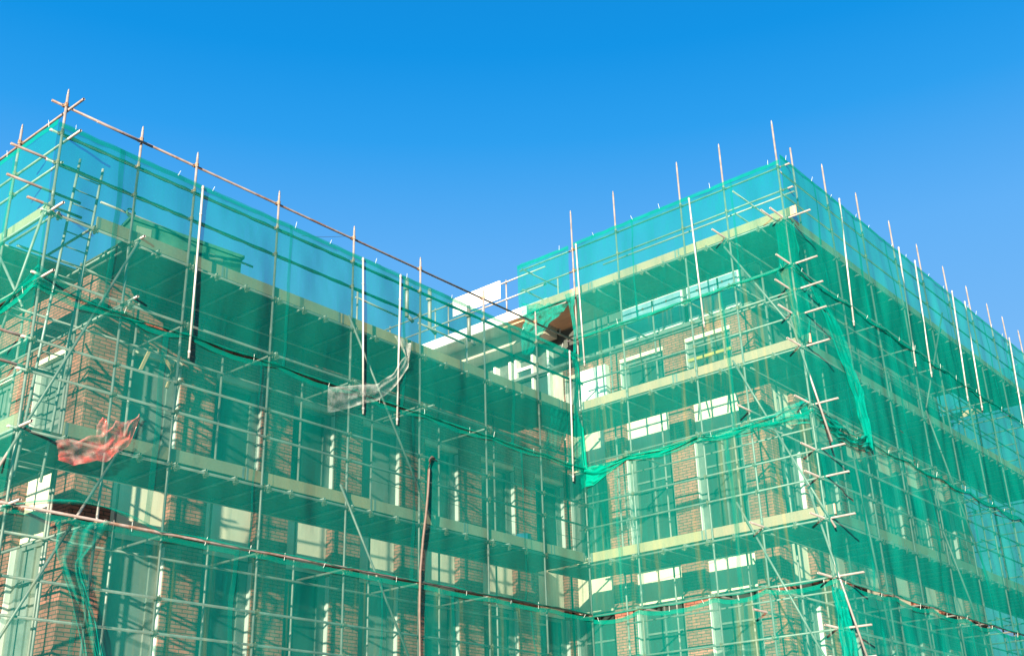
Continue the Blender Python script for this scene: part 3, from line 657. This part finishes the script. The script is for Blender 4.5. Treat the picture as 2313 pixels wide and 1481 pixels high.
# ------------------------------------------------------------------ loose things
# ladder through the hatch of the top left deck
ld = thing('ladder', 'pole ladder rising through the gap in the top left deck', 'ladder', (9.0, 17.5, 5.2))
def lad(t, side): return Vector((8.50+.36*t+.46*side, 17.4, 5.4+6.0*t))
for side in (0, 1): m = MB(); m.tube(lad(0, side), lad(1, side), .024); m.build('stile', 'bright', ld, True)
for k in range(20): m = MB(); t = .03+k*.048; m.tube(lad(t, 0), lad(t, 1), .012, 6, False); m.build('rung', 'tube', ld, True)
# steel skip on the top left deck
sk = thing('mortar_skip', 'dark green steel skip with lettered pale plates on the top left deck', 'skip', (10.5, 18.2, 9.98))
m = MB()
def P(x, y, z):
    c, s_ = math.cos(-.2), math.sin(-.2); return (10.55+c*x-s_*y, 18.35+s_*x+c*y, z)
m.hexa([P(.12, .1, 10.14), P(2.15, .1, 10.14), P(2.15, .7, 10.14), P(.12, .7, 10.14), P(0, 0, 10.55), P(2.35, 0, 10.55), P(2.35, .8, 10.55), P(0, .8, 10.55)])
m.hexa([P(0, 0, 10.55), P(2.35, 0, 10.55), P(2.35, .8, 10.55), P(0, .8, 10.55), P(0, 0, 11.22), P(2.35, 0, 11.05), P(2.35, .8, 11.05), P(0, .8, 11.22)])
m.build('body', 'skip', sk)
m = MB(); m.hexa([P(-.04, -.04, 11.2), P(2.4, -.04, 11.03), P(2.4, .84, 11.03), P(-.04, .84, 11.2), P(-.04, -.04, 11.27), P(2.4, -.04, 11.10), P(2.4, .84, 11.10), P(-.04, .84, 11.27)]); m.build('rim', 'skip', sk)
for x0, x1, z0, z1 in ((.12, .42, 10.92, 11.1), (.62, 1.15, 10.62, 10.8), (1.62, 1.95, 10.82, 10.95), (1.62, 1.95, 10.55, 10.7)):
    m = MB(); m.hexa([P(x0, -.01, z0), P(x1, -.01, z0), P(x1, 0, z0), P(x0, 0, z0), P(x0, -.01, z1), P(x1, -.01, z1), P(x1, 0, z1), P(x0, 0, z1)]); m.build('label_plate', 'plate', sk)
m = MB(); m.path([Vector(P(-.02, .02, 11.3))+Vector((.09*math.cos(t*.6), 0, .05+.09*math.sin(t*.6))) for t in range(11)], .018, 6); m.build('lifting_eye', 'skip', sk, True)
m = MB(); m.path([P(2.3, .2, 10.5), P(2.5, .2, 10.47), P(2.68, .2, 10.62), P(2.85, .2, 10.66), P(3.05, .2, 10.60)], .02, 8); m.build('handle', 'skip', sk, True)
m = MB(); m.path([P(2.3, .2, 10.22), P(2.65, .2, 10.12)], .03, 8); m.build('foot', 'skip', sk, True)
for x in (.3, 2.0): m = MB(); m.box(P(x, .3, 0)[0]-.05, P(x, .3, 0)[0]+.05, P(x, .3, 0)[1]-.2, P(x, .3, 0)[1]+.2, 10.005, 10.14); m.build('skid', 'skip', sk)
# pipe
m = MB(); m.path([(17.44, 16.78, 7.50), (17.36, 16.78, 7.52), (17.29, 16.77, 7.44), (17.25, 16.77, 7.2), (17.24, 16.78, 6.7), (17.18, 16.78, 6.2), (17.10, 16.78, 5.7), (17.02, 16.78, 5.0), (17.0, 16.78, 4.2), (17.02, 16.78, 3.2), (17.05, 16.78, 1), (17.05, 16.78, GZ)], .028, 10)
tag(m.build('hose', 'hose', None, True), 'brown flexible hose hanging down the front of the left central scaffold', 'hose')
# ropes / wires
def wire(label, a, b, dip, r=.006):
    a, b = Vector(a), Vector(b); m = MB(); m.path([a.lerp(b, t/16)-Vector((0, 0, dip*4*(t/16)*(1-t/16))) for t in range(17)], r, 5); tag(m.build('rope', 'rope', None, True), label, 'rope')
wire('thin dark rope strung above the lower deck of the left central scaffold', (9.8, 16.95, 6.95), (23.0, 16.95, 6.62), .08)
wire('thin dark rope strung across the lower deck of the central right scaffold', (23.14, 17.0, 6.62), (23.14, 13.2, 7.0), .10)
wire('dark rope drooping beneath the middle deck of the right hand scaffold', (26.0, 10.5, 9.6), (31.0, 10.5, 9.3), .35, .012)
wire('dark rope looping at the far right scaffold', (36.5, 10.5, 8.3), (41.0, 10.5, 8.5), .5, .015)
wire('slack dark rope on the right hand scaffold seam', (30.2, 10.5, 8.4), (36.5, 10.5, 8.3), .25, .014)
wire('thin pale line running down from the brown top rail', (14.9, 17.05, 12.05), (13.6, 16.9, 11.5), .02, .004)
# timber props on the left middle deck
for k, (a, b) in enumerate((((11.42, 18.9, 8.40), (11.62, 18.9, 8.98)), ((12.06, 18.9, 8.25), (12.22, 18.9, 8.82)), ((12.16, 18.88, 8.62), (11.78, 18.88, 8.98)))):
    m = MB(); a, b = Vector(a), Vector(b); d = (b-a).normalized(); n = Vector((-d.z, 0, d.x))*.03; y = Vector((0, .04, 0))
    m.hexa([a-n, a+n, a+n+y, a-n+y, b-n, b+n, b+n+y, b-n+y])
    tag(m.build('timber_plank', 'timber'), ['pale timber prop leaning left in the gap before the first window', 'longer pale timber prop beside the second left pole', 'short pale timber prop crossing the longer one'][k], 'timber')
# yellow trestle on the middle deck
tr = thing('trestle', 'yellow trestle standing on the middle deck of the central right scaffold', 'trestle', (25.0, 14, 10.15))
m = MB(); m.box(24.95, 25.03, 13.4, 14.7, 11.33, 11.41); m.build('beam', 'yellow', tr)
for y in (13.6, 14.5):
    for dy in (-.18, .18): m = MB(); m.tube((24.99, y, 11.35), (24.99, y+dy, 10.16), .022, 6, False); m.build('leg', 'yellow', tr)
# blue drums / bags dimly seen on decks
m = MB(); m.tube((22.6, 18.6, 6.2), (22.6, 18.6, 7.0), .2, 14, False); tag(m.build('drum', simple('blue_plastic', (.03, .15, .3), (.05, .2, .38), 5), None, True), 'blue drum standing on the lower deck near the inner corner', 'drum')
